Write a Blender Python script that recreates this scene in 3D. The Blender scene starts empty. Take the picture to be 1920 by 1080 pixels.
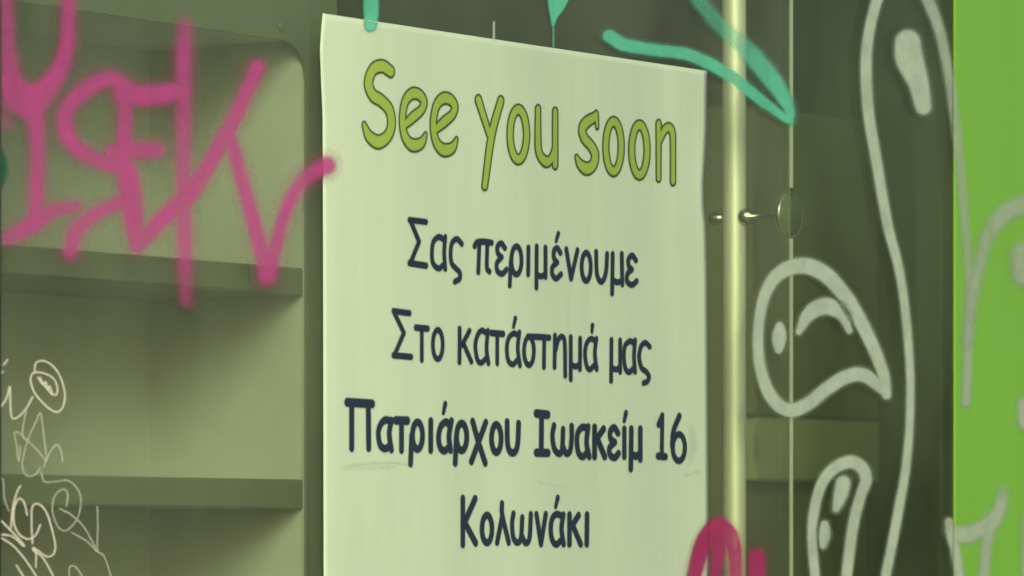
import bpy, bmesh, math, random
import numpy as np
from mathutils import Vector
R = math.radians
sc = bpy.context.scene
random.seed(4)

# ---------------------------------------------------------------- camera
TH = R(55.0)            # angle between the shop front and the picture plane
F = 8500.0              # focal length in pixels of a 1920 wide frame
D = 4.02                # metres from the lens to the glass along the axis
HZ = 1010.0             # picture row of the eye level
EYE = 1.60
W0, H0 = 1920.0, 1080.0
CX, CY = -D * math.sin(TH), -D * math.cos(TH)
cam_d = bpy.data.cameras.new("camera")
cam = bpy.data.objects.new("camera", cam_d)
sc.collection.objects.link(cam)
cam.location = (CX, CY, EYE)
cam.rotation_euler = (R(90), 0, -TH)
cam_d.sensor_width = 36.0
cam_d.lens = F / W0 * 36.0
cam_d.shift_y = (HZ - H0 / 2) / W0
cam_d.clip_start = 0.05
cam_d.clip_end = 500
cam_d.dof.use_dof = True
cam_d.dof.focus_distance = 4.03
cam_d.dof.aperture_fstop = 11.0
sc.camera = cam

# ---------------------------------------------------------------- sky, sun, exposure
SUN_TO = Vector((-0.72, -0.60, 0.45)).normalized()
world = bpy.data.worlds.new("World")
sc.world = world
world.use_nodes = True
wn = world.node_tree.nodes
sky = wn.new("ShaderNodeTexSky")
sky.sky_type = 'NISHITA'
sky.sun_disc = False
sky.sun_elevation = math.asin(SUN_TO.z)
sky.sun_rotation = math.atan2(SUN_TO.x, SUN_TO.y) % (2 * math.pi)
sky.dust_density = 4.0
sky.ozone_density = 0.4
world.node_tree.links.new(sky.outputs[0], wn["Background"].inputs[0])
wn["Background"].inputs[1].default_value = 0.085
sun_d = bpy.data.lights.new("sun", 'SUN')
sun_d.energy = 1.4
sun_d.angle = R(25)
sun_d.color = (0.98, 1.0, 0.86)
sun = bpy.data.objects.new("sun", sun_d)
sc.collection.objects.link(sun)
sun.rotation_euler = SUN_TO.to_track_quat('Z', 'Y').to_euler()
sc.view_settings.view_transform = 'Standard'
sc.view_settings.look = 'None'
sc.view_settings.gamma = 1.0
sc.view_settings.use_curve_mapping = False
sc.view_settings.exposure = 0.7

# ---------------------------------------------------------------- measuring
FX, FY = math.sin(TH), math.cos(TH)     # viewing direction
RX, RY = math.cos(TH), -math.sin(TH)    # picture right


def at(px, py, Y=0.0):
    """point of the vertical plane y = Y seen at a picture position"""
    a = (px - W0 / 2) / F
    b = (HZ - py) / F
    dx, dy = FX + a * RX, FY + a * RY
    t = (Y - CY) / dy
    return CX + t * dx, Y, EYE + t * b


def to_px(x, y):
    vx, vy = x - CX, y - CY
    return W0 / 2 + F * (vx * RX + vy * RY) / (vx * FX + vy * FY)


def ux(px, Y=0.0):
    return at(px, HZ, Y)[0]


def depth_for(x, px):
    """how deep behind the glass a point of given x lies to be seen at px"""
    a = (px - W0 / 2) / F
    dx, dy = FX + a * RX, FY + a * RY
    return CY + dy * (x - CX) / dx


# ---------------------------------------------------------------- materials
def mat_new(name):
    m = bpy.data.materials.new(name)
    m.use_nodes = True
    n = m.node_tree.nodes
    return m, n, m.node_tree.links, n["Principled BSDF"]


def surface(name, col, rough=0.6, metal=0.0, var=0.12, scale=(6, 6, 6), bump=0.0, bscale=60, spec=0.4):
    m, n, l, p = mat_new(name)
    tc = n.new("ShaderNodeTexCoord")
    mp = n.new("ShaderNodeMapping")
    mp.inputs['Scale'].default_value = scale
    no = n.new("ShaderNodeTexNoise")
    no.inputs['Scale'].default_value = 1.0
    no.inputs['Detail'].default_value = 6
    no.inputs['Roughness'].default_value = 0.6
    l.new(tc.outputs['Object'], mp.inputs[0])
    l.new(mp.outputs[0], no.inputs['Vector'])
    mx = n.new("ShaderNodeMix")
    mx.data_type = 'RGBA'
    mx.inputs[6].default_value = tuple(c * (1 - var) for c in col) + (1,)
    mx.inputs[7].default_value = tuple(min(1, c * (1 + var)) for c in col) + (1,)
    l.new(no.outputs['Fac'], mx.inputs[0])
    l.new(mx.outputs[2], p.inputs['Base Color'])
    p.inputs['Roughness'].default_value = rough
    p.inputs['Metallic'].default_value = metal
    p.inputs['Specular IOR Level'].default_value = spec
    if bump:
        nb = n.new("ShaderNodeTexNoise")
        nb.inputs['Scale'].default_value = bscale
        nb.inputs['Detail'].default_value = 4
        l.new(tc.outputs['Object'], nb.inputs['Vector'])
        bp = n.new("ShaderNodeBump")
        bp.inputs['Strength'].default_value = bump
        bp.inputs['Distance'].default_value = 0.003
        l.new(nb.outputs['Fac'], bp.inputs['Height'])
        l.new(bp.outputs[0], p.inputs['Normal'])
    return m


def paint_mat(name, col, rough=0.55, grain=0.25, var=0.18, outline=None, width=2.0, density=1.0, patch=0.0):
    """spray paint / ink: opacity from the 'cover' attribute, broken up by fine grain"""
    m, n, l, p = mat_new(name)
    at_ = n.new("ShaderNodeAttribute")
    at_.attribute_name = "cover"
    tc = n.new("ShaderNodeTexCoord")
    no = n.new("ShaderNodeTexNoise")
    no.inputs['Scale'].default_value = 900
    no.inputs['Detail'].default_value = 2
    l.new(tc.outputs['Object'], no.inputs['Vector'])
    s = n.new("ShaderNodeMath"); s.operation = 'SUBTRACT'; s.inputs[1].default_value = 0.5
    l.new(no.outputs['Fac'], s.inputs[0])
    k = n.new("ShaderNodeMath"); k.operation = 'MULTIPLY'; k.inputs[1].default_value = grain
    l.new(s.outputs[0], k.inputs[0])
    # grain acts only where the coat is thin
    inv = n.new("ShaderNodeMath"); inv.operation = 'SUBTRACT'; inv.inputs[0].default_value = 1.25
    l.new(at_.outputs['Fac'], inv.inputs[1])
    k2 = n.new("ShaderNodeMath"); k2.operation = 'MULTIPLY'
    l.new(k.outputs[0], k2.inputs[0]); l.new(inv.outputs[0], k2.inputs[1])
    ad = n.new("ShaderNodeMath"); ad.operation = 'ADD'; ad.use_clamp = True
    l.new(at_.outputs['Fac'], ad.inputs[0]); l.new(k2.outputs[0], ad.inputs[1])
    d = n.new("ShaderNodeMath"); d.operation = 'MULTIPLY'; d.inputs[1].default_value = density
    l.new(ad.outputs[0], d.inputs[0])
    if patch:
        n3 = n.new("ShaderNodeTexNoise")
        n3.inputs['Scale'].default_value = 38; n3.inputs['Detail'].default_value = 4; n3.inputs['Roughness'].default_value = 0.65
        l.new(tc.outputs['Object'], n3.inputs['Vector'])
        pr = n.new("ShaderNodeMapRange")
        pr.inputs['From Min'].default_value = 0.32; pr.inputs['From Max'].default_value = 0.6
        pr.inputs['To Min'].default_value = 1 - patch; pr.inputs['To Max'].default_value = 1.0
        l.new(n3.outputs['Fac'], pr.inputs['Value'])
        dm = n.new("ShaderNodeMath"); dm.operation = 'MULTIPLY'; dm.use_clamp = True
        l.new(d.outputs[0], dm.inputs[0]); l.new(pr.outputs[0], dm.inputs[1])
        d = dm
    l.new(d.outputs[0], p.inputs['Alpha'])
    n2 = n.new("ShaderNodeTexNoise")
    n2.inputs['Scale'].default_value = 22
    n2.inputs['Detail'].default_value = 5
    l.new(tc.outputs['Object'], n2.inputs['Vector'])
    mx = n.new("ShaderNodeMix"); mx.data_type = 'RGBA'
    mx.inputs[6].default_value = tuple(c * (1 - var) for c in col) + (1,)
    mx.inputs[7].default_value = tuple(min(1, c * (1 + var)) for c in col) + (1,)
    l.new(n2.outputs['Fac'], mx.inputs[0])
    out = mx.outputs[2]
    if outline:
        sd = n.new("ShaderNodeAttribute"); sd.attribute_name = "inset"
        mr = n.new("ShaderNodeMapRange")
        mr.inputs['From Min'].default_value = width - 0.8
        mr.inputs['From Max'].default_value = width + 0.8
        l.new(sd.outputs['Fac'], mr.inputs['Value'])
        m2 = n.new("ShaderNodeMix"); m2.data_type = 'RGBA'
        m2.inputs[6].default_value = tuple(outline) + (1,)
        l.new(mr.outputs[0], m2.inputs[0]); l.new(out, m2.inputs[7])
        out = m2.outputs[2]
    l.new(out, p.inputs['Base Color'])
    p.inputs['Roughness'].default_value = rough
    p.inputs['Specular IOR Level'].default_value = 0.3
    return m


def glass_mat(name, tint, haze_film, seed, dcol):
    m = bpy.data.materials.new(name)
    m.use_nodes = True
    n, l = m.node_tree.nodes, m.node_tree.links
    n.remove(n["Principled BSDF"])
    out = n["Material Output"]
    tr = n.new("ShaderNodeBsdfTransparent"); tr.inputs[0].default_value = tuple(tint) + (1,)
    gl = n.new("ShaderNodeBsdfGlossy"); gl.inputs[0].default_value = (0.80, 0.86, 0.62, 1)
    gl.inputs['Roughness'].default_value = 0.06
    # reflection grows towards grazing angles, the same from both sides of the sheet
    lw = n.new("ShaderNodeLayerWeight"); lw.inputs[0].default_value = 0.5
    pw = n.new("ShaderNodeMath"); pw.operation = 'POWER'; pw.inputs[1].default_value = 5
    l.new(lw.outputs['Facing'], pw.inputs[0])
    fr = n.new("ShaderNodeMath"); fr.operation = 'MULTIPLY_ADD'; fr.use_clamp = True
    fr.inputs[1].default_value = 0.96; fr.inputs[2].default_value = 0.04
    l.new(pw.outputs[0], fr.inputs[0])
    m1 = n.new("ShaderNodeMixShader")
    l.new(fr.outputs[0], m1.inputs[0]); l.new(tr.outputs[0], m1.inputs[1]); l.new(gl.outputs[0], m1.inputs[2])
    # thin dusty, streaked film that paints the panes' reflected haze in as diffuse colour
    df = n.new("ShaderNodeBsdfDiffuse"); df.inputs[0].default_value = tuple(dcol) + (1,)
    tc = n.new("ShaderNodeTexCoord")
    mp = n.new("ShaderNodeMapping"); mp.inputs['Location'].default_value = (seed, seed * 2, seed)
    mp.inputs['Scale'].default_value = (5, 1, 2.2)
    l.new(tc.outputs['Object'], mp.inputs[0])
    no = n.new("ShaderNodeTexNoise"); no.inputs['Scale'].default_value = 1.3
    no.inputs['Detail'].default_value = 7; no.inputs['Roughness'].default_value = 0.62
    no.inputs['Distortion'].default_value = 0.6
    l.new(mp.outputs[0], no.inputs['Vector'])
    mr = n.new("ShaderNodeMapRange")
    mr.inputs['From Min'].default_value = 0.25; mr.inputs['From Max'].default_value = 0.8
    mr.inputs['To Min'].default_value = haze_film * 0.45; mr.inputs['To Max'].default_value = haze_film * 1.75
    l.new(no.outputs['Fac'], mr.inputs['Value'])
    m2 = n.new("ShaderNodeMixShader")
    l.new(mr.outputs[0], m2.inputs[0]); l.new(m1.outputs[0], m2.inputs[1]); l.new(df.outputs[0], m2.inputs[2])
    l.new(m2.outputs[0], out.inputs['Surface'])
    return m


M = {}
M['glass'] = glass_mat('dusty_haze_glass', (0.90, 0.94, 0.86), 0.066, 3.1, (0.42, 0.52, 0.34))
M['glass_fixed'] = glass_mat('dusty_haze_glass_fixed', (0.90, 0.94, 0.86), 0.045, 8.4, (0.38, 0.54, 0.28))
M['edge'] = surface('polished_glass_edge', (0.27, 0.34, 0.23), 0.3, var=0.2, scale=(2, 2, 9))
M['green'] = surface('green_paint', (0.148, 0.38, 0.040), 0.45, var=0.10, scale=(26, 26, 1.4), bump=0.08, bscale=40)
M['niche'] = surface('pale_shelf_lining', (0.46, 0.495, 0.425), 0.6, var=0.16, scale=(4, 4, 7))
M['trim'] = surface('olive_shelf_trim', (0.12, 0.14, 0.092), 0.5, var=0.1)
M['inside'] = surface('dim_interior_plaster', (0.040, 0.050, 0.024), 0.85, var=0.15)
M['cabinet'] = surface('olive_cabinet', (0.14, 0.155, 0.07), 0.6, var=0.12)
M['drawer'] = surface('pale_drawer', (0.36, 0.40, 0.225), 0.6, var=0.12)
M['frame'] = surface('dark_frame', (0.035, 0.045, 0.028), 0.45, var=0.2)
M['brass'] = surface('brushed_brass', (0.74, 0.76, 0.60), 0.56, metal=0.45, var=0.06, scale=(3, 3, 60))
M['steel'] = surface('worn_steel', (0.46, 0.50, 0.41), 0.28, metal=1.0, var=0.1, scale=(40, 40, 40))
M['dark_washer'] = surface('dark_washer', (0.045, 0.06, 0.032), 0.5, var=0.2)
M['plaster'] = surface('facade_plaster', (0.32, 0.31, 0.26), 0.9, var=0.2, bump=0.3)
M['paving'] = surface('paving_stone', (0.24, 0.235, 0.21), 0.9, var=0.2, bump=0.4, bscale=30)
M['asphalt'] = surface('asphalt', (0.05, 0.05, 0.05), 0.9, var=0.25, bump=0.4)
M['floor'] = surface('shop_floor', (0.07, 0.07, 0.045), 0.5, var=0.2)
M['magenta'] = paint_mat('magenta_spray', (0.41, 0.062, 0.215), grain=0.9, density=0.96, patch=0.22)
M['plum'] = paint_mat('plum_spray', (0.30, 0.022, 0.10), grain=0.8, patch=0.2)
M['teal'] = paint_mat('teal_spray', (0.095, 0.44, 0.275), grain=0.6, patch=0.16)
M['grey'] = paint_mat('grey_spray', (0.355, 0.45, 0.335), grain=0.8, var=0.14, patch=0.22)
M['bottle'] = paint_mat('bottle_green_spray', (0.01, 0.09, 0.045), grain=0.4)
M['white'] = paint_mat('white_marker', (0.72, 0.74, 0.56), grain=0.5)
M['ink'] = paint_mat('navy_ink', (0.013, 0.026, 0.046), grain=0.0, var=0.25, rough=0.6)
M['grime'] = paint_mat('paper_grime', (0.10, 0.13, 0.06), grain=0.6)
M['head'] = paint_mat('lime_ink', (0.25, 0.365, 0.06), grain=0.0, var=0.10, outline=(0.04, 0.065, 0.015), width=2.4)


def paper_mat():
    m, n, l, p = mat_new('poster_paper')
    tc = n.new("ShaderNodeTexCoord")
    no = n.new("ShaderNodeTexNoise"); no.inputs['Scale'].default_value = 7
    no.inputs['Detail'].default_value = 8; no.inputs['Roughness'].default_value = 0.65
    l.new(tc.outputs['Object'], no.inputs['Vector'])
    mx = n.new("ShaderNodeMix"); mx.data_type = 'RGBA'
    mx.inputs[6].default_value = (0.415, 0.53, 0.37, 1)
    mx.inputs[7].default_value = (0.457, 0.575, 0.407, 1)
    l.new(no.outputs['Fac'], mx.inputs[0])
    l.new(mx.outputs[2], p.inputs['Base Color'])
    p.inputs['Roughness'].default_value = 0.55
    p.inputs['Specular IOR Level'].default_value = 0.25
    # faint cockling of the sheet
    mp = n.new("ShaderNodeMapping"); mp.inputs['Scale'].default_value = (16, 16, 3)
    l.new(tc.outputs['Object'], mp.inputs[0])
    nb = n.new("ShaderNodeTexNoise"); nb.inputs['Scale'].default_value = 1; nb.inputs['Detail'].default_value = 3
    l.new(mp.outputs[0], nb.inputs['Vector'])
    bp = n.new("ShaderNodeBump"); bp.inputs['Strength'].default_value = 0.35; bp.inputs['Distance'].default_value = 0.006
    l.new(nb.outputs['Fac'], bp.inputs['Height'])
    l.new(bp.outputs[0], p.inputs['Normal'])
    return m


M['paper'] = paper_mat()


# ---------------------------------------------------------------- object helpers
def tag(o, label=None, cat=None, group=None, kind=None):
    if label: o['label'] = label
    if cat: o['category'] = cat
    if group: o['group'] = group
    if kind: o['kind'] = kind
    return o


def empty(name, loc, label, cat, group=None):
    o = bpy.data.objects.new(name, None)
    o.empty_display_size = 0.05
    sc.collection.objects.link(o)
    o.location = loc
    return tag(o, label, cat, group)


def link(name, me, mat, parent=None):
    me.materials.append(mat)
    o = bpy.data.objects.new(name, me)
    sc.collection.objects.link(o)
    if parent:
        o.parent = parent
        o.location = -parent.location
    return o


def bm_obj(name, bm, mat, parent=None, bevel=0.0, smooth=False):
    if bevel:
        bmesh.ops.bevel(bm, geom=list(bm.edges), offset=bevel, segments=2, affect='EDGES', profile=0.6)
    bmesh.ops.recalc_face_normals(bm, faces=bm.faces)
    me = bpy.data.meshes.new(name)
    bm.to_mesh(me)
    bm.free()
    if smooth:
        for p in me.polygons: p.use_smooth = True
    return link(name, me, mat, parent)


def add_box(bm, x0, x1, y0, y1, z0, z1):
    vs = [bm.verts.new((x, y, z)) for z in (z0, z1) for y in (y0, y1) for x in (x0, x1)]
    for f in ((0, 1, 3, 2), (4, 5, 7, 6), (0, 1, 5, 4), (2, 3, 7, 6), (0, 2, 6, 4), (1, 3, 7, 5)):
        bm.faces.new([vs[i] for i in f])


def box(name, x0, x1, y0, y1, z0, z1, mat, parent=None, bevel=0.0):
    bm = bmesh.new()
    add_box(bm, x0, x1, y0, y1, z0, z1)
    return bm_obj(name, bm, mat, parent, bevel)


def lathe(name, prof, origin, axis, mat, parent=None, seg=40):
    """turned piece: prof is a list of (distance along the axis, radius)"""
    bm = bmesh.new()
    ax = Vector(axis).normalized()
    e1 = ax.orthogonal().normalized()
    e2 = ax.cross(e1)
    rings = []
    for s, r in prof:
        c = Vector(origin) + ax * s
        if r < 1e-6:
            rings.append([bm.verts.new(c)])
        else:
            rings.append([bm.verts.new(c + (e1 * math.cos(a) + e2 * math.sin(a)) * r)
                          for a in (2 * math.pi * i / seg for i in range(seg))])
    for a, b in zip(rings, rings[1:]):
        for i in range(seg):
            j = (i + 1) % seg
            if len(a) == 1: bm.faces.new((a[0], b[i], b[j]))
            elif len(b) == 1: bm.faces.new((a[i], a[j], b[0]))
            else: bm.faces.new((a[i], a[j], b[j], b[i]))
    return bm_obj(name, bm, mat, parent, smooth=True)


# ---------------------------------------------------------------- poster surface
PX_L = [(-40, 605), (25, 605), (60, 602), (95, 600), (150, 602), (220, 605), (500, 606), (1100, 607), (1900, 608)]
PX_R = [(-40, 1325), (133, 1326), (240, 1325), (300, 1322), (345, 1319), (395, 1320), (430, 1324), (520, 1326), (1100, 1329), (1900, 1332)]


def interp(tab, y):
    return float(np.interp(y, [t[0] for t in tab], [t[1] for t in tab]))


XL, XR = ux(605), ux(1326)


def poster_y(x, z):
    """gentle curl: the sheet bellies 2 cm off the glass between its taped edges"""
    t = (x - XL) / (XR - XL)
    y = 0.0026
    tt = min(max(t, 0.0), 1.0)
    y += 0.017 * math.sin(math.pi * tt ** 0.75) + 0.0012 * (1 - math.exp(-tt / 0.05)) * (1 - tt)
    y += 0.0012 * math.sin(t * 9.0 + z * 2.0) + 0.0007 * math.sin(t * 23 + 1.0 + z * 5)
    y += 0.003 * math.exp(-((1 - t) / 0.05) ** 2) * math.exp(-((z - at(1322, 345)[2]) / 0.05) ** 2)
    return -y


def in_poster(px, py):
    top = 25 + (px - 605) * (133 - 25) / 721.0
    return py > top and interp(PX_L, py) < px < interp(PX_R, py)


# ---------------------------------------------------------------- painted marks
def catmull(pts, n=10):
    if len(pts) < 3:
        a, b = np.array(pts[0], float), np.array(pts[-1], float)
        return [tuple(a + (b - a) * t) for t in np.linspace(0, 1, max(n, 2))]
    P = [np.array(p, float) for p in pts]
    P = [2 * P[0] - P[1]] + P + [2 * P[-1] - P[-2]]
    out = []
    for i in range(1, len(P) - 2):
        p0, p1, p2, p3 = P[i - 1:i + 3]
        for t in np.linspace(0, 1, n, endpoint=False):
            out.append(tuple(0.5 * (2 * p1 + (p2 - p0) * t + (2 * p0 - 5 * p1 + 4 * p2 - p3) * t * t
                                    + (3 * p1 - p0 - 3 * p2 + p3) * t ** 3)))
    out.append(tuple(P[-2]))
    return out


def S(pts, r, soft=None, a=1.0, line=False):
    """one stroke: points, radius (one, or one per point), softness, opacity (one, or one per point)"""
    n = len(pts)
    rr = [r] * n if not isinstance(r, (list, tuple)) else list(r)
    aa = [a] * n if not isinstance(a, (list, tuple)) else list(a)
    q = [(p[0], p[1], rr[i], aa[i]) for i, p in enumerate(pts)]
    return dict(q=q if line else catmull(q), soft=soft)


def ell(cx, cy, rx, ry, r, soft=None):
    return S([(cx + rx * math.sin(t), cy - ry * math.cos(t)) for t in np.linspace(0, 2 * math.pi, 25)], r, soft, line=True)


def marks(name, strokes, mat, cell=2.0, soft=4.0, k=1.0, lift=0.0008, on_poster=False, parent=None, wob=0.0, cull=0.06, mist=0.0):
    """paint laid on the glass, the sheet or the panel: a fine mesh that carries how thick the coat is"""
    xs = [q[0] for s in strokes for q in s['q']]
    ys = [q[1] for s in strokes for q in s['q']]
    rm = max(q[2] for s in strokes for q in s['q']) + 3 * soft + 4
    x0, y0 = min(xs) - rm, min(ys) - rm / k
    nx, ny = int((max(xs) + rm - x0) / cell) + 2, int((max(ys) + rm / k - y0) / cell) + 2
    gx = x0 + np.arange(nx) * cell
    gy = y0 + np.arange(ny) * cell
    cover = np.zeros((ny, nx))
    inset = np.full((ny, nx), -99.0)
    for s in strokes:
        so = s['soft'] or soft
        for p, q in zip(s['q'], s['q'][1:]):
            m = max(p[2], q[2]) + so * (2.7 if mist else 1) + 4
            i0 = max(0, int((min(p[0], q[0]) - m - x0) / cell)); i1 = min(nx, int((max(p[0], q[0]) + m - x0) / cell) + 2)
            j0 = max(0, int((min(p[1], q[1]) - m / k - y0) / cell)); j1 = min(ny, int((max(p[1], q[1]) + m / k - y0) / cell) + 2)
            if i1 <= i0 or j1 <= j0: continue
            X, Y = np.meshgrid(gx[i0:i1], gy[j0:j1] * k)
            ax, ay, bx, by = p[0], p[1] * k, q[0], q[1] * k
            L2 = (bx - ax) ** 2 + (by - ay) ** 2
            t = np.clip(((X - ax) * (bx - ax) + (Y - ay) * (by - ay)) / L2, 0, 1) if L2 > 1e-9 else np.zeros_like(X)
            d = np.hypot(X - ax - t * (bx - ax), Y - ay - t * (by - ay))
            if wob:
                d = d + wob * (np.sin(X * 0.21 + 1.3 * np.sin(Y * 0.13)) + np.sin(Y * 0.17 + X * 0.05))
            rad = p[2] + t * (q[2] - p[2])
            al = p[3] + t * (q[3] - p[3])
            e = rad - d
            c = np.clip((e + so) / (2 * so), 0, 1)
            c = c * c * (3 - 2 * c) * al
            if mist:
                c = np.maximum(c, mist * al * np.exp(-np.clip(-e - so * 0.3, 0, None) / (so * 0.9)) * (e > -(so * 2.6 + 3)))
            sub = cover[j0:j1, i0:i1]
            np.maximum(sub, c, out=sub)
            sub = inset[j0:j1, i0:i1]
            np.maximum(sub, e, out=sub)
    full = (np.maximum(np.maximum(cover[:-1, :-1], cover[1:, :-1]), np.maximum(cover[:-1, 1:], cover[1:, 1:])) > cull)
    use = np.zeros((ny, nx), bool)
    use[:-1, :-1] |= full; use[1:, :-1] |= full; use[:-1, 1:] |= full; use[1:, 1:] |= full
    idx = -np.ones((ny, nx), int)
    jj, ii = np.nonzero(use)
    idx[jj, ii] = np.arange(len(jj))
    co = np.zeros((len(jj), 3))
    for v, (j, i) in enumerate(zip(jj, ii)):
        px, py = gx[i], gy[j]
        x, _, z = at(px, py, 0.0)
        base = 0.0
        if on_poster or in_poster(px, py):
            for _ in range(8):
                base = poster_y(x, z) - 0.0006
                x, _, z = at(px, py, base)
        elif px > 1787:
            base = -0.003
        x, _, z = at(px, py, base - lift)
        co[v] = (x, base - lift, z)
    J, I = np.nonzero(full)
    faces = np.stack([idx[J, I], idx[J + 1, I], idx[J + 1, I + 1], idx[J, I + 1]], 1)
    me = bpy.data.meshes.new(name)
    me.from_pydata(co.tolist(), [], faces.tolist())
    for an, arr in (("cover", cover), ("inset", inset)):
        a = me.attributes.new(an, 'FLOAT', 'POINT')
        a.data.foreach_set('value', arr[jj, ii].astype(np.float32))
    return link(name, me, mat, parent)


# ================================================================ SETTING
XPOST = ux(4)               # left edge of the glass door
XDOOR = ux(1482)            # right edge of the glass door
XGREEN = ux(1787)           # left edge of the green panel
ZTOP = 2.62
box('pavement', -7, 9, -3.4, 0.0 - 0.02, -0.12, 0.0, M['paving'])['kind'] = 'structure'
g = box('street', -60, 60, -60, -3.4, -0.5, -0.13, M['asphalt']); g['kind'] = 'structure'
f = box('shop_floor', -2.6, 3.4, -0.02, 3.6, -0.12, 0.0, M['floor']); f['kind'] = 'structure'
fac = empty('shop_building', (0, 0.2, 0), 'pale plastered shop front wall surrounding the glass door and green panel', 'building')
box('wall', -7, XPOST - 0.09, 0.0, 0.25, 0.0, 4.2, M['plaster'], fac)
box('wall', XGREEN + 0.62, 9, 0.0, 0.25, 0.0, 4.2, M['plaster'], fac)
box('lintel', XPOST - 0.09, XGREEN + 0.62, 0.0, 0.25, ZTOP, 4.2, M['plaster'], fac)
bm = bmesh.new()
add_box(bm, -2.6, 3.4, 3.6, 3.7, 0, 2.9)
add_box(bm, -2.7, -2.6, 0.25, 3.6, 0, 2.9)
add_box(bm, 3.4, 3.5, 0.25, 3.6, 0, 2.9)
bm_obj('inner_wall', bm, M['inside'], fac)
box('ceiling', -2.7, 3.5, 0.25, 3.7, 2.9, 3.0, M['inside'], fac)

post = box('door_post', XPOST - 0.09, XPOST - 0.002, -0.001, 0.06, 0.0, ZTOP, M['frame'])
tag(post, 'dark narrow door post at the left edge of the glass door', 'door post')

# ---------------------------------------------------------------- glass
door = empty('glass_door', ((XPOST + XDOOR) / 2, 0, 0),
             'wide clear glass shop door holding the poster and brass pull bar', 'door')
box('pane', XPOST, XDOOR, 0.0, 0.006, 0.02, ZTOP - 0.01, M['glass'], door)
fixed = empty('glass_panel', ((XDOOR + XGREEN) / 2, 0, 0),
              'narrow fixed glass panel between glass door and green panel', 'glass panel')
XS = ux(1487)
box('pane', XS, XGREEN + 0.01, 0.0, 0.006, 0.0, ZTOP - 0.01, M['glass_fixed'], fixed)
bm = bmesh.new()
add_box(bm, XDOOR + 0.0004, XS - 0.0004, -0.0002, 0.0016, 0.0, at(1484, 447)[2])
add_box(bm, XDOOR + 0.0004, XS - 0.0004, -0.0002, 0.0016, at(1484, 352)[2], ZTOP - 0.01)
bm_obj('glass_edge', bm, M['edge'], fixed)

# ---------------------------------------------------------------- green panel
gp = box('green_panel', XGREEN, XGREEN + 0.62, -0.003, -0.0005, 0.0, ZTOP, M['green'])
tag(gp, 'bright green painted panel sprayed with grey lines beside the dark glass', 'panel')

# ---------------------------------------------------------------- display shelf behind the left glass
YF = 0.035
XU0, XU1 = ux(578, YF), ux(606, YF)
YB = depth_for(XU0, 282)
XLEFT = ux(-260, YF)


def zz(py, px=580, Y=YF):
    return at(px, py, Y)[2]


ds = empty('display_shelf', ((XLEFT + XU0) / 2, YF, 0), 'empty pale olive display shelves behind the glass left of the poster', 'shelf')
box('upright', XU0, XU1 + 0.02, YF, YB + 0.02, 0.0, 2.5, M['trim'], ds, 0.0015)
bm = bmesh.new(); add_box(bm, XU0 - 0.004, XU0 - 0.0005, YF + 0.004, YB + 0.001, 0.0, 2.45)
bm_obj('side_lining', bm, M['niche'], ds)
box('back_panel', XLEFT, XU0 - 0.002, YB - 0.003, YB + 0.02, 0.0, 2.5, M['niche'], ds)
for a, b in ((503, 556), (899, 955), (1330, 1390)):
    box('shelf', XLEFT, XU0 - 0.0042, YF + 0.002, YB - 0.0035, zz(b), zz(a), M['trim'], ds, 0.002)
# valance with a rounded corner over the top bay
zt, rr = zz(82), 0.034
bm = bmesh.new()
prof = [(XLEFT, 2.5), (XLEFT, zt), (XU0 - 0.0008 - rr, zt)]
prof += [(XU0 - 0.0008 - rr + rr * math.sin(t), zt - rr + rr * math.cos(t)) for t in np.linspace(0.12, math.pi / 2, 11)]
prof += [(XU0 - 0.0008, 2.5)]
v0 = [bm.verts.new((x, YF + 0.0002, z)) for x, z in prof]
v1 = [bm.verts.new((x, YF + 0.0038, z)) for x, z in prof]
bm.faces.new(v0); bm.faces.new(list(reversed(v1)))
for i in range(len(prof)):
    j = (i + 1) % len(prof)
    bm.faces.new((v0[i], v0[j], v1[j], v1[i]))
bm_obj('valance', bm, M['trim'], ds)
sx, _, sz = at(527, 50, YF)
lathe('screw', [(0.0, 0.0), (0.0, 0.004), (-0.0012, 0.0036), (-0.0018, 0.002), (-0.0012, 0.0)], (sx, YF, sz), (0, 1, 0), M['trim'], ds, 20)
box('top_board', XLEFT, XU0 - 0.005, YF + 0.005, YB - 0.004, zt + 0.003, zt + 0.03, M['niche'], ds)

# ---------------------------------------------------------------- cabinet deep behind the right glass
YC = 0.62
cx0, cx1 = ux(1408, YC), ux(1640, YC)
cz = lambda py: at(1520, py, YC)[2]
cab = empty('cabinet', ((cx0 + cx1) / 2, YC, 0), 'dim olive cabinet with pale drawer seen through narrow glass panel', 'cabinet')
box('cabinet_body', cx0, cx1, YC + 0.012, YC + 0.45, 0.0, cz(212), M['cabinet'], cab, 0.003)
box('cabinet_door', cx0 + 0.001, cx1 - 0.001, YC - 0.006, YC + 0.011, cz(783), cz(214), M['cabinet'], cab, 0.003)
box('drawer', cx0 + 0.001, cx1 - 0.001, YC - 0.008, YC + 0.011, cz(903), cz(787), M['drawer'], cab, 0.003)

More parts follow.
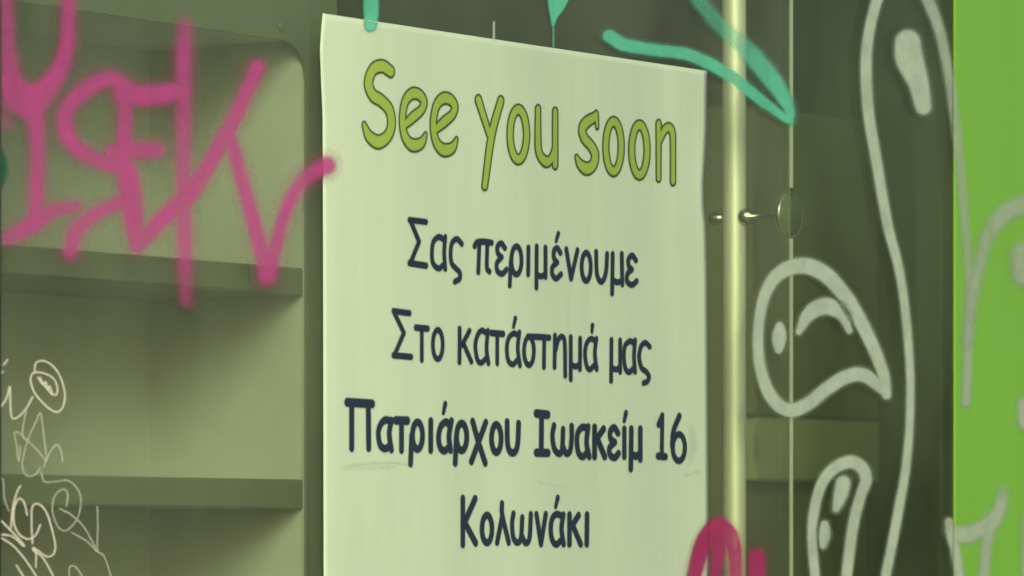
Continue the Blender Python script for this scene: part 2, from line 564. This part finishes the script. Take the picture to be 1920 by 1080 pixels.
# ---------------------------------------------------------------- brass pull bar inside the door
XB = ux(1484, 0.007)
zb = at(1478, 402, 0.007)[2]
YBAR = depth_for(XB, 1376.5)
rb = 0.0116
hd = empty('brass_pull_bar', (XB, 0.011, zb), 'tall shiny brass pull bar behind the glass right of the poster', 'door handle')
lathe('bar', [(0, 0), (0, rb * 0.9), (0.002, rb), (1.378, rb), (1.38, rb * 0.9), (1.38, 0)], (XB, YBAR, 0.90), (0, 0, 1), M['brass'], hd, 48)
for zf in (zb, 1.08):
    st = lathe('standoff', [(0.0, 0.0035), (0.018, 0.003), (YBAR - 0.033, 0.003), (YBAR - 0.031, 0.007), (YBAR - 0.024, 0.0085),
                            (YBAR - 0.021, 0.0085), (YBAR - 0.0205, 0.0)], (XB, 0.0115, zf), (0, 1, 0), M['steel'], hd, 24)
    lathe('rosette', [(0.001, 0.0205), (0.0002, 0.0215), (0.001, 0.0225), (0.0035, 0.0229), (0.006, 0.0222), (0.0066, 0.0212), (0.006, 0.0205), (0.001, 0.0205)],
          (XB, 0.0068, zf), (0, 1, 0), M['steel'], hd, 56)
    lathe('washer', [(0.0, 0.0), (0.0, 0.0200), (0.004, 0.0203), (0.0042, 0.0)], (XB, 0.0068, zf), (0, 1, 0), M['dark_washer'], hd, 40)
    lathe('end_cap', [(0.0, 0.0), (0.0, 0.004), (0.008, 0.004), (0.011, 0.0068), (0.015, 0.0055), (0.017, 0.0)],
          (XB, YBAR + rb, zf), (0, 1, 0), M['steel'], hd, 24)

# ---------------------------------------------------------------- poster
TOP_L, TOP_R = 25.0, 133.0
pos = empty('poster', ((XL + XR) / 2, -0.003, at(960, 1750)[2]),
            'pale green paper poster with See you soon and Greek address on the glass', 'poster')
NX, NZ = 90, 150
bm = bmesh.new()
rows = []
for j in range(NZ + 1):
    row = []
    for i in range(NX + 1):
        s_ = i / NX
        top = TOP_L + (TOP_R - TOP_L) * s_
        py = top + (1750 - top) * j / NZ
        l_, r_ = interp(PX_L, py), interp(PX_R, py)
        px = l_ + (r_ - l_) * s_
        y = 0.0
        for _ in range(8):
            x, _y, z = at(px, py, y)
            y = poster_y(x, z)
        row.append(bm.verts.new(at(px, py, y)))
    rows.append(row)
for a, b in zip(rows, rows[1:]):
    for i in range(NX):
        bm.faces.new((a[i], b[i], b[i + 1], a[i + 1]))
bmesh.ops.recalc_face_normals(bm, faces=bm.faces)
me = bpy.data.meshes.new('sheet')
bm.to_mesh(me); bm.free()
for p_ in me.polygons: p_.use_smooth = True
sheet = link('sheet', me, M['paper'], pos)
so = sheet.modifiers.new('thickness', 'SOLIDIFY'); so.thickness = 0.0003; so.offset = 0

TK = 0.62


def text(name, strokes, mat='ink', soft=1.1, label=None):
    o = marks(name, strokes, M[mat], cell=1.25, soft=soft, k=TK, lift=0.0002, on_poster=True, parent=pos, cull=0.04)
    if label: o['label'] = label
    return o


E1 = [(760, 233), (774, 220), (790, 206), (795, 191), (787, 178), (774, 175), (762, 186), (756, 207), (755, 235), (761, 259), (774, 272), (790, 268), (798, 252)]
ER = [6, 7.5, 7, 7, 7.5, 8, 7.5, 7, 7, 7.5, 8.5, 7.5, 4]
head = [
    S([(733, 134), (717, 124), (700, 130), (691, 155), (699, 178), (714, 188), (730, 206), (734, 234), (726, 256), (709, 266), (692, 255), (683, 234)],
      [8, 8.5, 8.5, 9, 8.5, 8.5, 8.5, 8.5, 8.5, 9, 8, 5]),
    S(E1, ER), S([(x + 58, y + 9) for x, y in E1], ER),
    S([(897, 187), (917, 250)], [7, 6]), S([(939, 189), (922, 253), (909, 348)], [7, 7.5, 6.5]),
    ell(972, 252, 15.5, 47, 7),
    S([(1009, 204), (1009, 268), (1013, 291), (1024, 303), (1034, 297), (1040, 280)], [6, 7, 7, 7.5, 6.5, 6]), S([(1041, 209), (1041, 309)], [6, 6.3]),
    S([(1116, 219), (1100, 229), (1092, 242), (1096, 259), (1108, 273), (1116, 290), (1112, 309), (1100, 316), (1088, 308), (1081, 294)],
      [7, 8, 8, 7.5, 7.5, 8, 8, 8.5, 7, 4]), S([(1118, 213), (1120, 238)], [5, 4]),
    ell(1150.5, 274.5, 14.5, 47, 6.8), ell(1199, 281, 14.5, 47, 6.8),
    S([(1235, 232), (1235, 334)], [6, 5.5]), S([(1238, 262), (1246, 244), (1255, 239), (1261, 250), (1262, 280), (1262, 340)], [5.5, 6.5, 6.5, 6.5, 6, 6]),
]
h_ = text('heading', head, 'head', 1.0, 'lime green See you soon lettering with dark outline')

r1 = 3.5
text('text_line', [
    S([(768, 412), (799, 416)], r1), S([(770, 414), (786, 453), (770, 492)], r1, line=True), S([(768, 493), (799, 498)], r1 + .3),
    S([(832, 449), (823, 444), (813, 453), (810, 473), (812, 493), (822, 503), (831, 497)], r1), S([(835, 444), (833, 473), (835, 504)], r1),
    S([(866, 457), (857, 448), (848, 455), (845, 473), (847, 493), (855, 503), (862, 511), (862, 522), (853, 528)], r1),
    S([(890, 461), (895, 454), (908, 453), (922, 455)], r1 + .2), S([(899, 455), (897, 510)], r1), S([(914, 455), (913, 500), (918, 509)], r1),
    S([(947, 465), (940, 456), (933, 462), (934, 475), (941, 482)], r1), S([(941, 482), (932, 493), (933, 508), (942, 513), (950, 505)], r1),
    ell(968.5, 488, 9.6, 26.5, r1), S([(957.8, 490), (956, 535)], r1),
    S([(991, 464), (990.5, 514)], r1),
    S([(1006.5, 462), (1006, 539)], r1), S([(1023, 464), (1023, 519)], r1), S([(1007, 515), (1015, 518), (1022, 514)], r1),
    S([(1047, 438), (1043, 452)], [3.2, 2.4]),
    S([(1051, 474), (1045, 465), (1039, 470), (1039, 484), (1045, 492)], r1), S([(1045, 492), (1036, 501), (1036, 514), (1043, 522), (1052, 514)], r1),
    S([(1062, 467), (1071, 522), (1083, 469)], r1, line=True),
    ell(1099.3, 500, 8.6, 26.5, r1),
    S([(1118, 472), (1119, 509), (1123, 524), (1128, 528), (1133, 522), (1137, 505), (1138.5, 476)], r1),
    S([(1149, 476), (1148, 550)], r1), S([(1166, 476), (1167, 533)], r1), S([(1149, 525), (1158, 529), (1166, 526)], r1),
    S([(1192.6, 488), (1186, 479), (1179, 485), (1179, 498), (1185, 505)], r1), S([(1185, 505), (1177, 513), (1176, 527), (1185, 534), (1194, 527)], r1),
])
r2 = 3.4
text('text_line', [
    S([(738, 583), (768, 587)], r2 + .2), S([(739, 585), (757.5, 624), (739.5, 666)], r2, line=True), S([(738, 666), (771, 669)], r2 + .3),
    S([(780, 614), (802, 616)], r2 + .4), S([(791, 616), (791, 675)], r2),
    ell(821, 645.7, 9.3, 27.5, r2),
    S([(862, 616), (861.7, 679)], r2), S([(880.5, 620), (866, 647)], r2), S([(869, 643), (884, 678)], r2),
    S([(912, 624), (903, 619.6), (895, 630), (891.5, 649), (895, 673), (902, 680), (911.5, 672)], r2), S([(915, 620), (912.5, 653), (916, 681)], r2),
    S([(921.5, 624), (943.5, 626)], r2 + .4), S([(932.5, 626), (932.5, 681)], r2),
    S([(966.5, 597), (963, 613)], [3.2, 2.4]),
    S([(971.5, 629), (964.5, 625), (955, 632), (950.5, 650.5), (953, 675), (961.5, 683), (970, 675)], r2), S([(974, 623), (971, 653), (975, 685)], r2),
    ell(992, 658, 9.3, 26.5, r2), S([(990, 631), (1010, 631.5), (1030, 633)], r2 + .3), S([(1020.7, 633), (1020, 688)], r2),
    S([(1040.7, 629), (1040, 688)], r2), S([(1042, 656), (1047, 637), (1054, 631), (1059, 643), (1060, 704)], r2),
    S([(1070.4, 632), (1070.4, 711)], r2), S([(1088, 635), (1087.5, 692)], r2), S([(1071, 683), (1079, 687), (1087, 683)], r2),
    S([(1111, 610), (1110, 622)], [3.2, 2.4]),
    S([(1115.5, 639), (1108, 635), (1100, 644), (1097, 663), (1100, 685), (1106, 692.5), (1115, 684)], r2), S([(1118.5, 635), (1115.5, 663), (1119, 692)], r2),
    S([(1146.7, 637), (1146, 714)], r2), S([(1163, 638), (1163, 697)], r2), S([(1147, 689), (1155, 692.5), (1163, 688)], r2),
    S([(1189, 643), (1181, 639.5), (1172, 649), (1170, 669), (1173, 691), (1180, 697.5), (1188, 690)], r2), S([(1191, 638), (1189, 669), (1191, 697)], r2),
    S([(1218.5, 650), (1210, 642.5), (1202, 650), (1198.5, 669), (1203, 689), (1212, 697), (1217, 706), (1214, 715), (1207, 718)], r2),
])
r3 = 4.4
text('text_line', [
    S([(651, 754), (698, 757)], r3 + .8), S([(659.6, 757), (659.6, 840)], r3 + .2), S([(690.7, 758), (691.5, 840)], r3 + .2),
    S([(733, 790), (723, 787), (713.7, 796), (709.5, 813), (713, 834), (722, 841), (732, 835)], r3), S([(734, 788), (730, 813), (734, 843)], r3),
    S([(742, 788), (764, 788.5)], r3 + .6), S([(753, 789), (753, 844)], r3),
    ell(783, 816.7, 9.4, 25.5, r3), S([(772, 817), (770, 869)], r3),
    S([(807.8, 789), (807.8, 844)], r3),
    S([(835, 757), (831.5, 774)], [3.6, 2.8]),
    S([(843, 797), (836.4, 791), (827, 799), (822.5, 818), (824.6, 836), (832, 845), (842, 839)], r3), S([(846.5, 789), (842, 818), (845, 844)], r3),
    ell(865.8, 819, 9.6, 25.5, r3), S([(855.8, 819), (853.7, 868)], r3),
    S([(886.4, 790), (897, 828), (910, 868)], r3), S([(911, 792), (884, 865)], r3),
    ell(930.8, 822, 9, 26, r3),
    S([(951, 791), (951.7, 829), (955, 844), (961, 849), (967, 845), (971, 830), (972.5, 794)], r3),
    S([(1006, 775), (1027, 777.5)], r3 + .6), S([(1015.8, 775), (1015, 848)], r3), S([(1006, 848.5), (1027.5, 849)], r3 + .4),
    S([(1039, 798), (1036, 816), (1039, 839), (1047, 850), (1054, 843), (1056, 805)], r3 - .3), S([(1056, 838), (1062, 850), (1069, 845), (1072, 823), (1072, 799)], r3 - .3),
    S([(1102, 803), (1091.7, 801), (1083.5, 812), (1082, 830), (1085, 849), (1093, 856), (1101, 848)], r3 - .2), S([(1103, 800), (1100, 830), (1105, 856)], r3 - .2),
    S([(1115, 801), (1115, 856)], r3), S([(1132, 804), (1118, 824)], r3), S([(1121, 824), (1134, 856)], r3),
    S([(1159, 812), (1151.7, 801.5), (1144.5, 809), (1145, 822), (1153, 829)], r3 - .2), S([(1153, 829), (1143, 840), (1144.5, 853), (1152.5, 858), (1160, 850)], r3 - .2),
    S([(1174, 774), (1170.5, 789)], [3.6, 2.8]), S([(1170.8, 804), (1170.8, 856)], r3 - .4),
    S([(1184, 804), (1183, 879)], r3 - .2), S([(1200.8, 804), (1200.8, 861)], r3 - .2), S([(1185, 852), (1193, 855), (1200, 851)], r3),
    S([(1235, 796), (1242, 779)], r3 - .6), S([(1242, 779), (1241, 855)], r3 - .8), S([(1234, 855), (1248, 856)], r3 - .2),
    S([(1274, 780), (1263, 808), (1260.5, 835)], r3 - .4), ell(1273, 839, 11.5, 25, r3 - .6),
])
r4 = 4.15
text('text_line', [
    S([(868, 934), (868, 1021)], r4), S([(891, 935), (872, 978)], r4 + .3), S([(872, 980), (892, 1018)], r4 + .3),
    ell(913.3, 991.6, 9.4, 26, r4),
    S([(941.4, 944), (942, 966), (954, 1017)], r4 - .2), S([(941.4, 970), (932.3, 1017)], r4 - .2),
    S([(963, 963), (960.4, 981), (962.5, 1007), (970, 1017), (977, 1008), (979.4, 970)], r4 - .3), S([(979.4, 1006), (985.7, 1018), (993, 1008), (995.5, 964)], r4 - .3),
    S([(1006, 964), (1014.5, 1020), (1023.5, 964)], r4 - .3, line=True),
    S([(1046, 933), (1042, 950)], [3.6, 2.8]),
    S([(1053, 967), (1044, 964), (1036, 971.5), (1032.8, 991.6), (1036, 1013), (1043.4, 1020.5), (1052, 1013)], r4 - .2), S([(1056.5, 965), (1053, 991.6), (1057, 1020)], r4 - .2),
    S([(1068, 965), (1068, 1020)], r4), S([(1085, 966), (1072, 987)], r4), S([(1075, 987), (1089, 1020)], r4),
    S([(1101, 965), (1100.3, 1020)], r4),
])
for sm_ in ([S([(640, 876), (690, 870), (735, 868), (775, 873)], [1, 2.2, 2, 1], 2.5, .14), S([(648, 880), (700, 877), (742, 876)], 1.6, 3, .10)],
            [S([(1296, 800), (1300, 836), (1294, 868)], [3, 7, 3], 6, .10)], [S([(1284, 892), (1312, 884)], 1.5, 2.5, .12)],
            [S([(1010, 905), (1060, 914)], 2, 3, .07)]):
    marks('smudge', sm_, M['grime'], cell=2.0, soft=3, lift=0.00015, on_poster=True, parent=pos, cull=0.03)
# ================================================================ GRAFFITI
mg = marks('graffiti_tag', [
    S([(6, -30), (9, 60), (15, 115), (28, 152), (50, 172), (76, 168), (102, 146), (120, 110), (128, 55), (127, -30)],
      [19, 18, 18, 17, 17, 18, 18, 16, 14, 14], 11, [.7, .7, .75, .85, .95, 1, 1, .95, .9, .85]),
    S([(44, 180), (60, 204)], 19, 12, .95), S([(16, 150), (27, 186), (52, 208)], [20, 20, 17], 12, .88), S([(96, 164), (74, 200)], [17, 15], 12, .85), S([(7, 110), (10, 232)], [19, 14], 13, [.65, .35]),
    S([(66, 185), (70, 290), (67, 415)], [17, 14, 15], 11),
    S([(16, 446), (58, 422), (97, 396), (143, 387)], [14, 17, 15, 12], 10, [.7, .95, .95, .8]),
    S([(238, 164), (205, 148), (160, 168), (126, 206), (124, 248), (150, 282), (193, 304), (234, 316)], [15, 15, 16, 16, 16, 15, 15, 16], 12, .97),
    S([(234, 168), (234, 226), (232, 290), (243, 346), (251, 408), (257, 454)], [15, 14, 16, 21, 19, 15], 11),
    S([(232, 179), (280, 179), (342, 171)], [20, 20, 18], 12, .95),
    S([(212, 286), (258, 282), (296, 281)], [17, 18, 15], 10, [1, .9, .75]),
    S([(132, 472), (146, 428), (178, 402), (214, 384), (234, 374)], [14, 16, 14, 14, 15], 12, .9),
    S([(347, 48), (345, 100), (344, 160), (344, 320), (346, 456), (349, 562)], [14, 16, 15, 14, 15, 12], 12, [.55, .9, .85, .85, .9, .5]),
    S([(257, 460), (300, 415), (349, 370), (387, 316), (424, 251), (456, 188), (482, 128)], [15, 15, 19, 16, 15, 14, 15], 10),
    S([(428, 248), (450, 322), (477, 419), (501, 514)], [13, 13, 14, 17], 10),
    S([(501, 518), (519, 451), (541, 384), (569, 337), (613, 309)], [17, 13, 13, 14, 16], 11),
], M['magenta'], cell=2.4, soft=11, mist=0.2)
tag(mg, 'large magenta sprayed letters on the glass left of the poster', 'graffiti')
pl = marks('graffiti_tag', [
    S([(1292, 1120), (1311, 1042), (1329, 1000), (1350, 976)], [12, 15, 15, 9], 5),
    S([(1350, 976), (1371, 1006), (1379, 1050), (1379, 1120)], [9, 15, 13, 12], 5),
    S([(1348, 992), (1346, 1040), (1336, 1120)], [12, 14, 8], 6, .85),
    S([(1419, 1044), (1421, 1120)], [16, 17], 8, .9),
], M['plum'], cell=2.0, soft=5, mist=0.2)
tag(pl, 'dark plum sprayed arch at the bottom end of the pull bar', 'graffiti')
tl = marks('graffiti_stroke', [
    S([(1142, 68), (1169, 83), (1213, 92), (1284, 101), (1329, 119), (1378, 148), (1427, 188), (1479, 226)], [12, 12.5, 11.5, 11.5, 11.5, 11, 10, 7], 4),
    S([(1298, -14), (1347, 44), (1391, 84), (1427, 124), (1458, 164), (1478, 200), (1482, 228)], [12, 14, 16, 18, 16, 11, 6], 6, [.55, .55, .6, .8, .95, 1, 1]),
], M['teal'], cell=2.0, soft=4, wob=0.3, mist=0.2)
tag(tl, 'long teal sprayed arrow stroke crossing the brass pull bar', 'graffiti')
td = marks('paint_drip', [S([(694, -30), (696, 20), (695, 47)], [14, 14, 11], 4)], M['teal'], cell=2.0, soft=4)
tag(td, 'short thick teal drip over the top left corner of the poster', 'paint drip', 'teal drips above the poster')
td = marks('paint_drip', [S([(1049, -20), (1044, 8), (1039, 28), (1037, 46)], [24, 16, 8, 3], 2.5),
                          S([(1037, 44), (1038, 88)], 1.6, 1.2, .75)], M['teal'], cell=1.6, soft=3)
tag(td, 'tapering teal drip with thin run above the poster middle', 'paint drip', 'teal drips above the poster')
wd = marks('paint_drip', [S([(926, 42), (926, 74)], 2.0, 1.5, .5)], M['white'], cell=1.5, soft=2)
tag(wd, 'faint pale vertical drip above the poster top edge', 'paint drip')

lp = empty('graffiti_shape', at(1700, 500, -0.001), 'tall narrow grey looped outline running from dark glass onto green panel', 'graffiti')
marks('outline', [
    S([(1650, -20), (1631, 52), (1624, 119), (1628, 207), (1645, 311), (1664, 420), (1687, 511), (1701, 618), (1707, 736), (1701, 855), (1684, 961), (1655, 1110)],
      [10, 10, 10.5, 10.5, 10, 9.5, 8.5, 8, 7.5, 8, 9, 9], 3.5),
    S([(1732, -20), (1760, 52), (1777, 130), (1790, 218), (1800, 311), (1809, 415), (1818, 529), (1817, 600), (1811, 755)], [12, 10, 9, 9, 8.5, 8.5, 8, 9, 8], 5,
      [.75, .8, .8, .65, .6, .55, .6, .65, .75]),
], M['grey'], cell=2.0, soft=4, mist=0.16, parent=lp)
marks('highlight', [S([(1702, 80), (1705, 110), (1722, 156), (1731, 200)], [24, 26, 19, 15], 5)], M['grey'], cell=2.0, soft=5, mist=0.16, parent=lp)
tr_ = empty('graffiti_shape', at(1540, 640, -0.001), 'big grey teardrop outline with eye dot crossing the glass seam', 'graffiti')
marks('outline', [
    S([(1662, 740), (1656, 701), (1638, 653), (1610, 596), (1580, 549), (1544, 512), (1503, 498), (1461, 513), (1434, 553), (1422, 618), (1425, 686), (1446, 744),
       (1479, 769), (1515, 757), (1550, 729), (1586, 707), (1621, 704), (1662, 736)],
      [9, 11, 12, 13, 14, 15, 15, 13, 11, 10, 10.5, 12, 13, 12.5, 12.5, 13, 13, 9], 4),
], M['grey'], cell=2.0, soft=4, mist=0.16, parent=tr_)
marks('highlight', [S([(1498, 622), (1517, 589), (1548, 574), (1579, 588), (1592, 620)], [6, 13, 16, 13, 6], 4)], M['grey'], cell=2.0, soft=4, mist=0.16, parent=tr_)
marks('dot', [S([(1462, 612), (1461, 633), (1460, 655)], [8, 13.5, 8], 3.5)], M['grey'], cell=2.0, soft=4, mist=0.16, parent=tr_)
sm = empty('graffiti_shape', at(1570, 960, -0.001), 'small grey curved drop outline low on the narrow glass panel', 'graffiti')
marks('outline', [
    S([(1614, 928), (1624, 898), (1614, 875), (1592, 866), (1562, 880), (1540, 909), (1526, 961), (1523, 1015), (1531, 1110)], [10, 11, 12, 12, 11, 10, 9.5, 9, 9], 3.5),
    S([(1614, 928), (1602, 973), (1593, 1032), (1584, 1110)], [10, 10, 10, 10], 3.5),
], M['grey'], cell=2.0, soft=4, mist=0.16, parent=sm)
marks('highlight', [S([(1581, 906), (1576, 928), (1568, 954)], [14, 13, 7], 5)], M['grey'], cell=2.0, soft=4, mist=0.16, parent=sm)
marks('dot', [S([(1546, 984), (1545, 1003), (1543, 1023)], [8, 12, 7], 4)], M['grey'], cell=2.0, soft=4, mist=0.16, parent=sm)
gt = marks('graffiti_stroke', [
    S([(1950, 374), (1915, 386), (1880, 404), (1853, 441), (1836, 498), (1823, 560), (1813, 640)], [16, 17, 16, 13, 11, 10, 7], 9, [.68, .68, .68, .64, .64, .66, .6]),
    S([(1919, 480), (1922, 512)], 24, 10, .72),
], M['grey'], cell=2.2, soft=7, mist=0.2, lift=0.0016)
tag(gt, 'pale grey curved sprayed stroke and spot high on the green panel', 'graffiti')
gt = marks('graffiti_tag', [
    S([(1780, 980), (1784, 1005), (1792, 1036), (1802, 1110)], [9, 9.5, 9, 9], 4, .9),
    S([(1782, 994), (1806, 1003), (1830, 997), (1853, 985), (1869, 965), (1877, 944), (1881, 922)], [10, 16, 15, 16, 13, 12, 11], 7, [.9, .85, .8, .85, .85, .75, .4]),
    S([(1855, 992), (1849, 1031), (1842, 1110)], [11, 10, 9], 6, .75),
    S([(1926, 970), (1922, 1110)], 9, 6, .6),
], M['grey'], cell=2.0, soft=5, mist=0.16)
tag(gt, 'grey sprayed letter strokes at the bottom of green panel', 'graffiti')
gt = marks('paint_spot', [S([(1923, 760), (1924, 792)], 15, 6, .8)], M['grey'], cell=2.0, soft=5, mist=0.16)
tag(gt, 'small grey sprayed spot at the right middle of green panel', 'paint spot')
bb = marks('paint_spot', [S([(-6, 288), (-3, 318), (-7, 348)], [12, 17, 11], 6)], M['bottle'], cell=2.0, soft=5)
tag(bb, 'dark bottle green sprayed spot on the left door post', 'paint spot')

sk = 1 / 2.4545
WS = [
    [(160, 140), (165, 100), (200, 90), (245, 115), (280, 170), (298, 240), (290, 300), (260, 325), (215, 300), (165, 245), (143, 195), (145, 155), (170, 142),
     (210, 150), (245, 170), (262, 205), (262, 240), (240, 245), (215, 215), (190, 190), (175, 165)],
    [(185, 165), (200, 200), (210, 185), (220, 225), (228, 205), (240, 240)],
    [(0, 310), (30, 260), (45, 210), (48, 300), (55, 350), (80, 350), (120, 310), (150, 255)],
    [(120, 320), (105, 400), (108, 450)],
    [(65, 420), (85, 420), (130, 460), (180, 510), (215, 550), (207, 480), (195, 380), (185, 330), (165, 370), (130, 450), (105, 540), (105, 590), (130, 620), (165, 610), (185, 585)],
    [(65, 420), (75, 470), (85, 550), (95, 480)],
    [(190, 600), (205, 645), (260, 645), (310, 640), (350, 670), (372, 720), (365, 790), (340, 840), (300, 872), (265, 850), (243, 790), (245, 730), (270, 690), (300, 682), (312, 710), (305, 760)],
    [(275, 770), (330, 800), (390, 860), (445, 965), (400, 920), (330, 880)],
    [(448, 760), (450, 860), (450, 965), (480, 990), (520, 1110)],
    [(200, 580), (230, 510), (260, 475), (280, 500), (288, 555)],
    [(95, 665), (80, 690), (60, 760), (50, 860)],
    [(125, 800), (110, 740), (85, 725), (65, 770), (65, 840), (90, 890), (130, 910), (165, 890), (185, 845)],
    [(150, 930), (145, 830), (150, 760), (180, 750), (215, 790), (240, 870), (255, 940), (245, 980), (215, 990), (170, 960), (150, 950), (165, 970), (165, 1040)],
    [(0, 820), (40, 860), (105, 930), (105, 940), (60, 900), (10, 890), (0, 900), (60, 940), (120, 1010), (185, 1110)],
    [(150, 960), (200, 1000), (260, 1110)], [(75, 1030), (110, 1085)], [(320, 1100), (320, 1040), (350, 1040), (390, 1100)],
    [(15, 110), (35, 85)], [(0, 145), (15, 140)], [(0, 635), (15, 640), (20, 720), (40, 780)],
]
FAINT = {3, 4, 5, 6, 7, 8, 9, 16, 19}
sb = marks('scribble', [S([(x * sk, 640 + y * sk) for x, y in w], 1.0 if i in FAINT else 1.35, 1.0, .62 if i in FAINT else .9) for i, w in enumerate(WS)],
           M['white'], cell=1.2, soft=1.2, cull=0.1)
tag(sb, 'thin white marker scribbles at the bottom left of the glass', 'scribble')
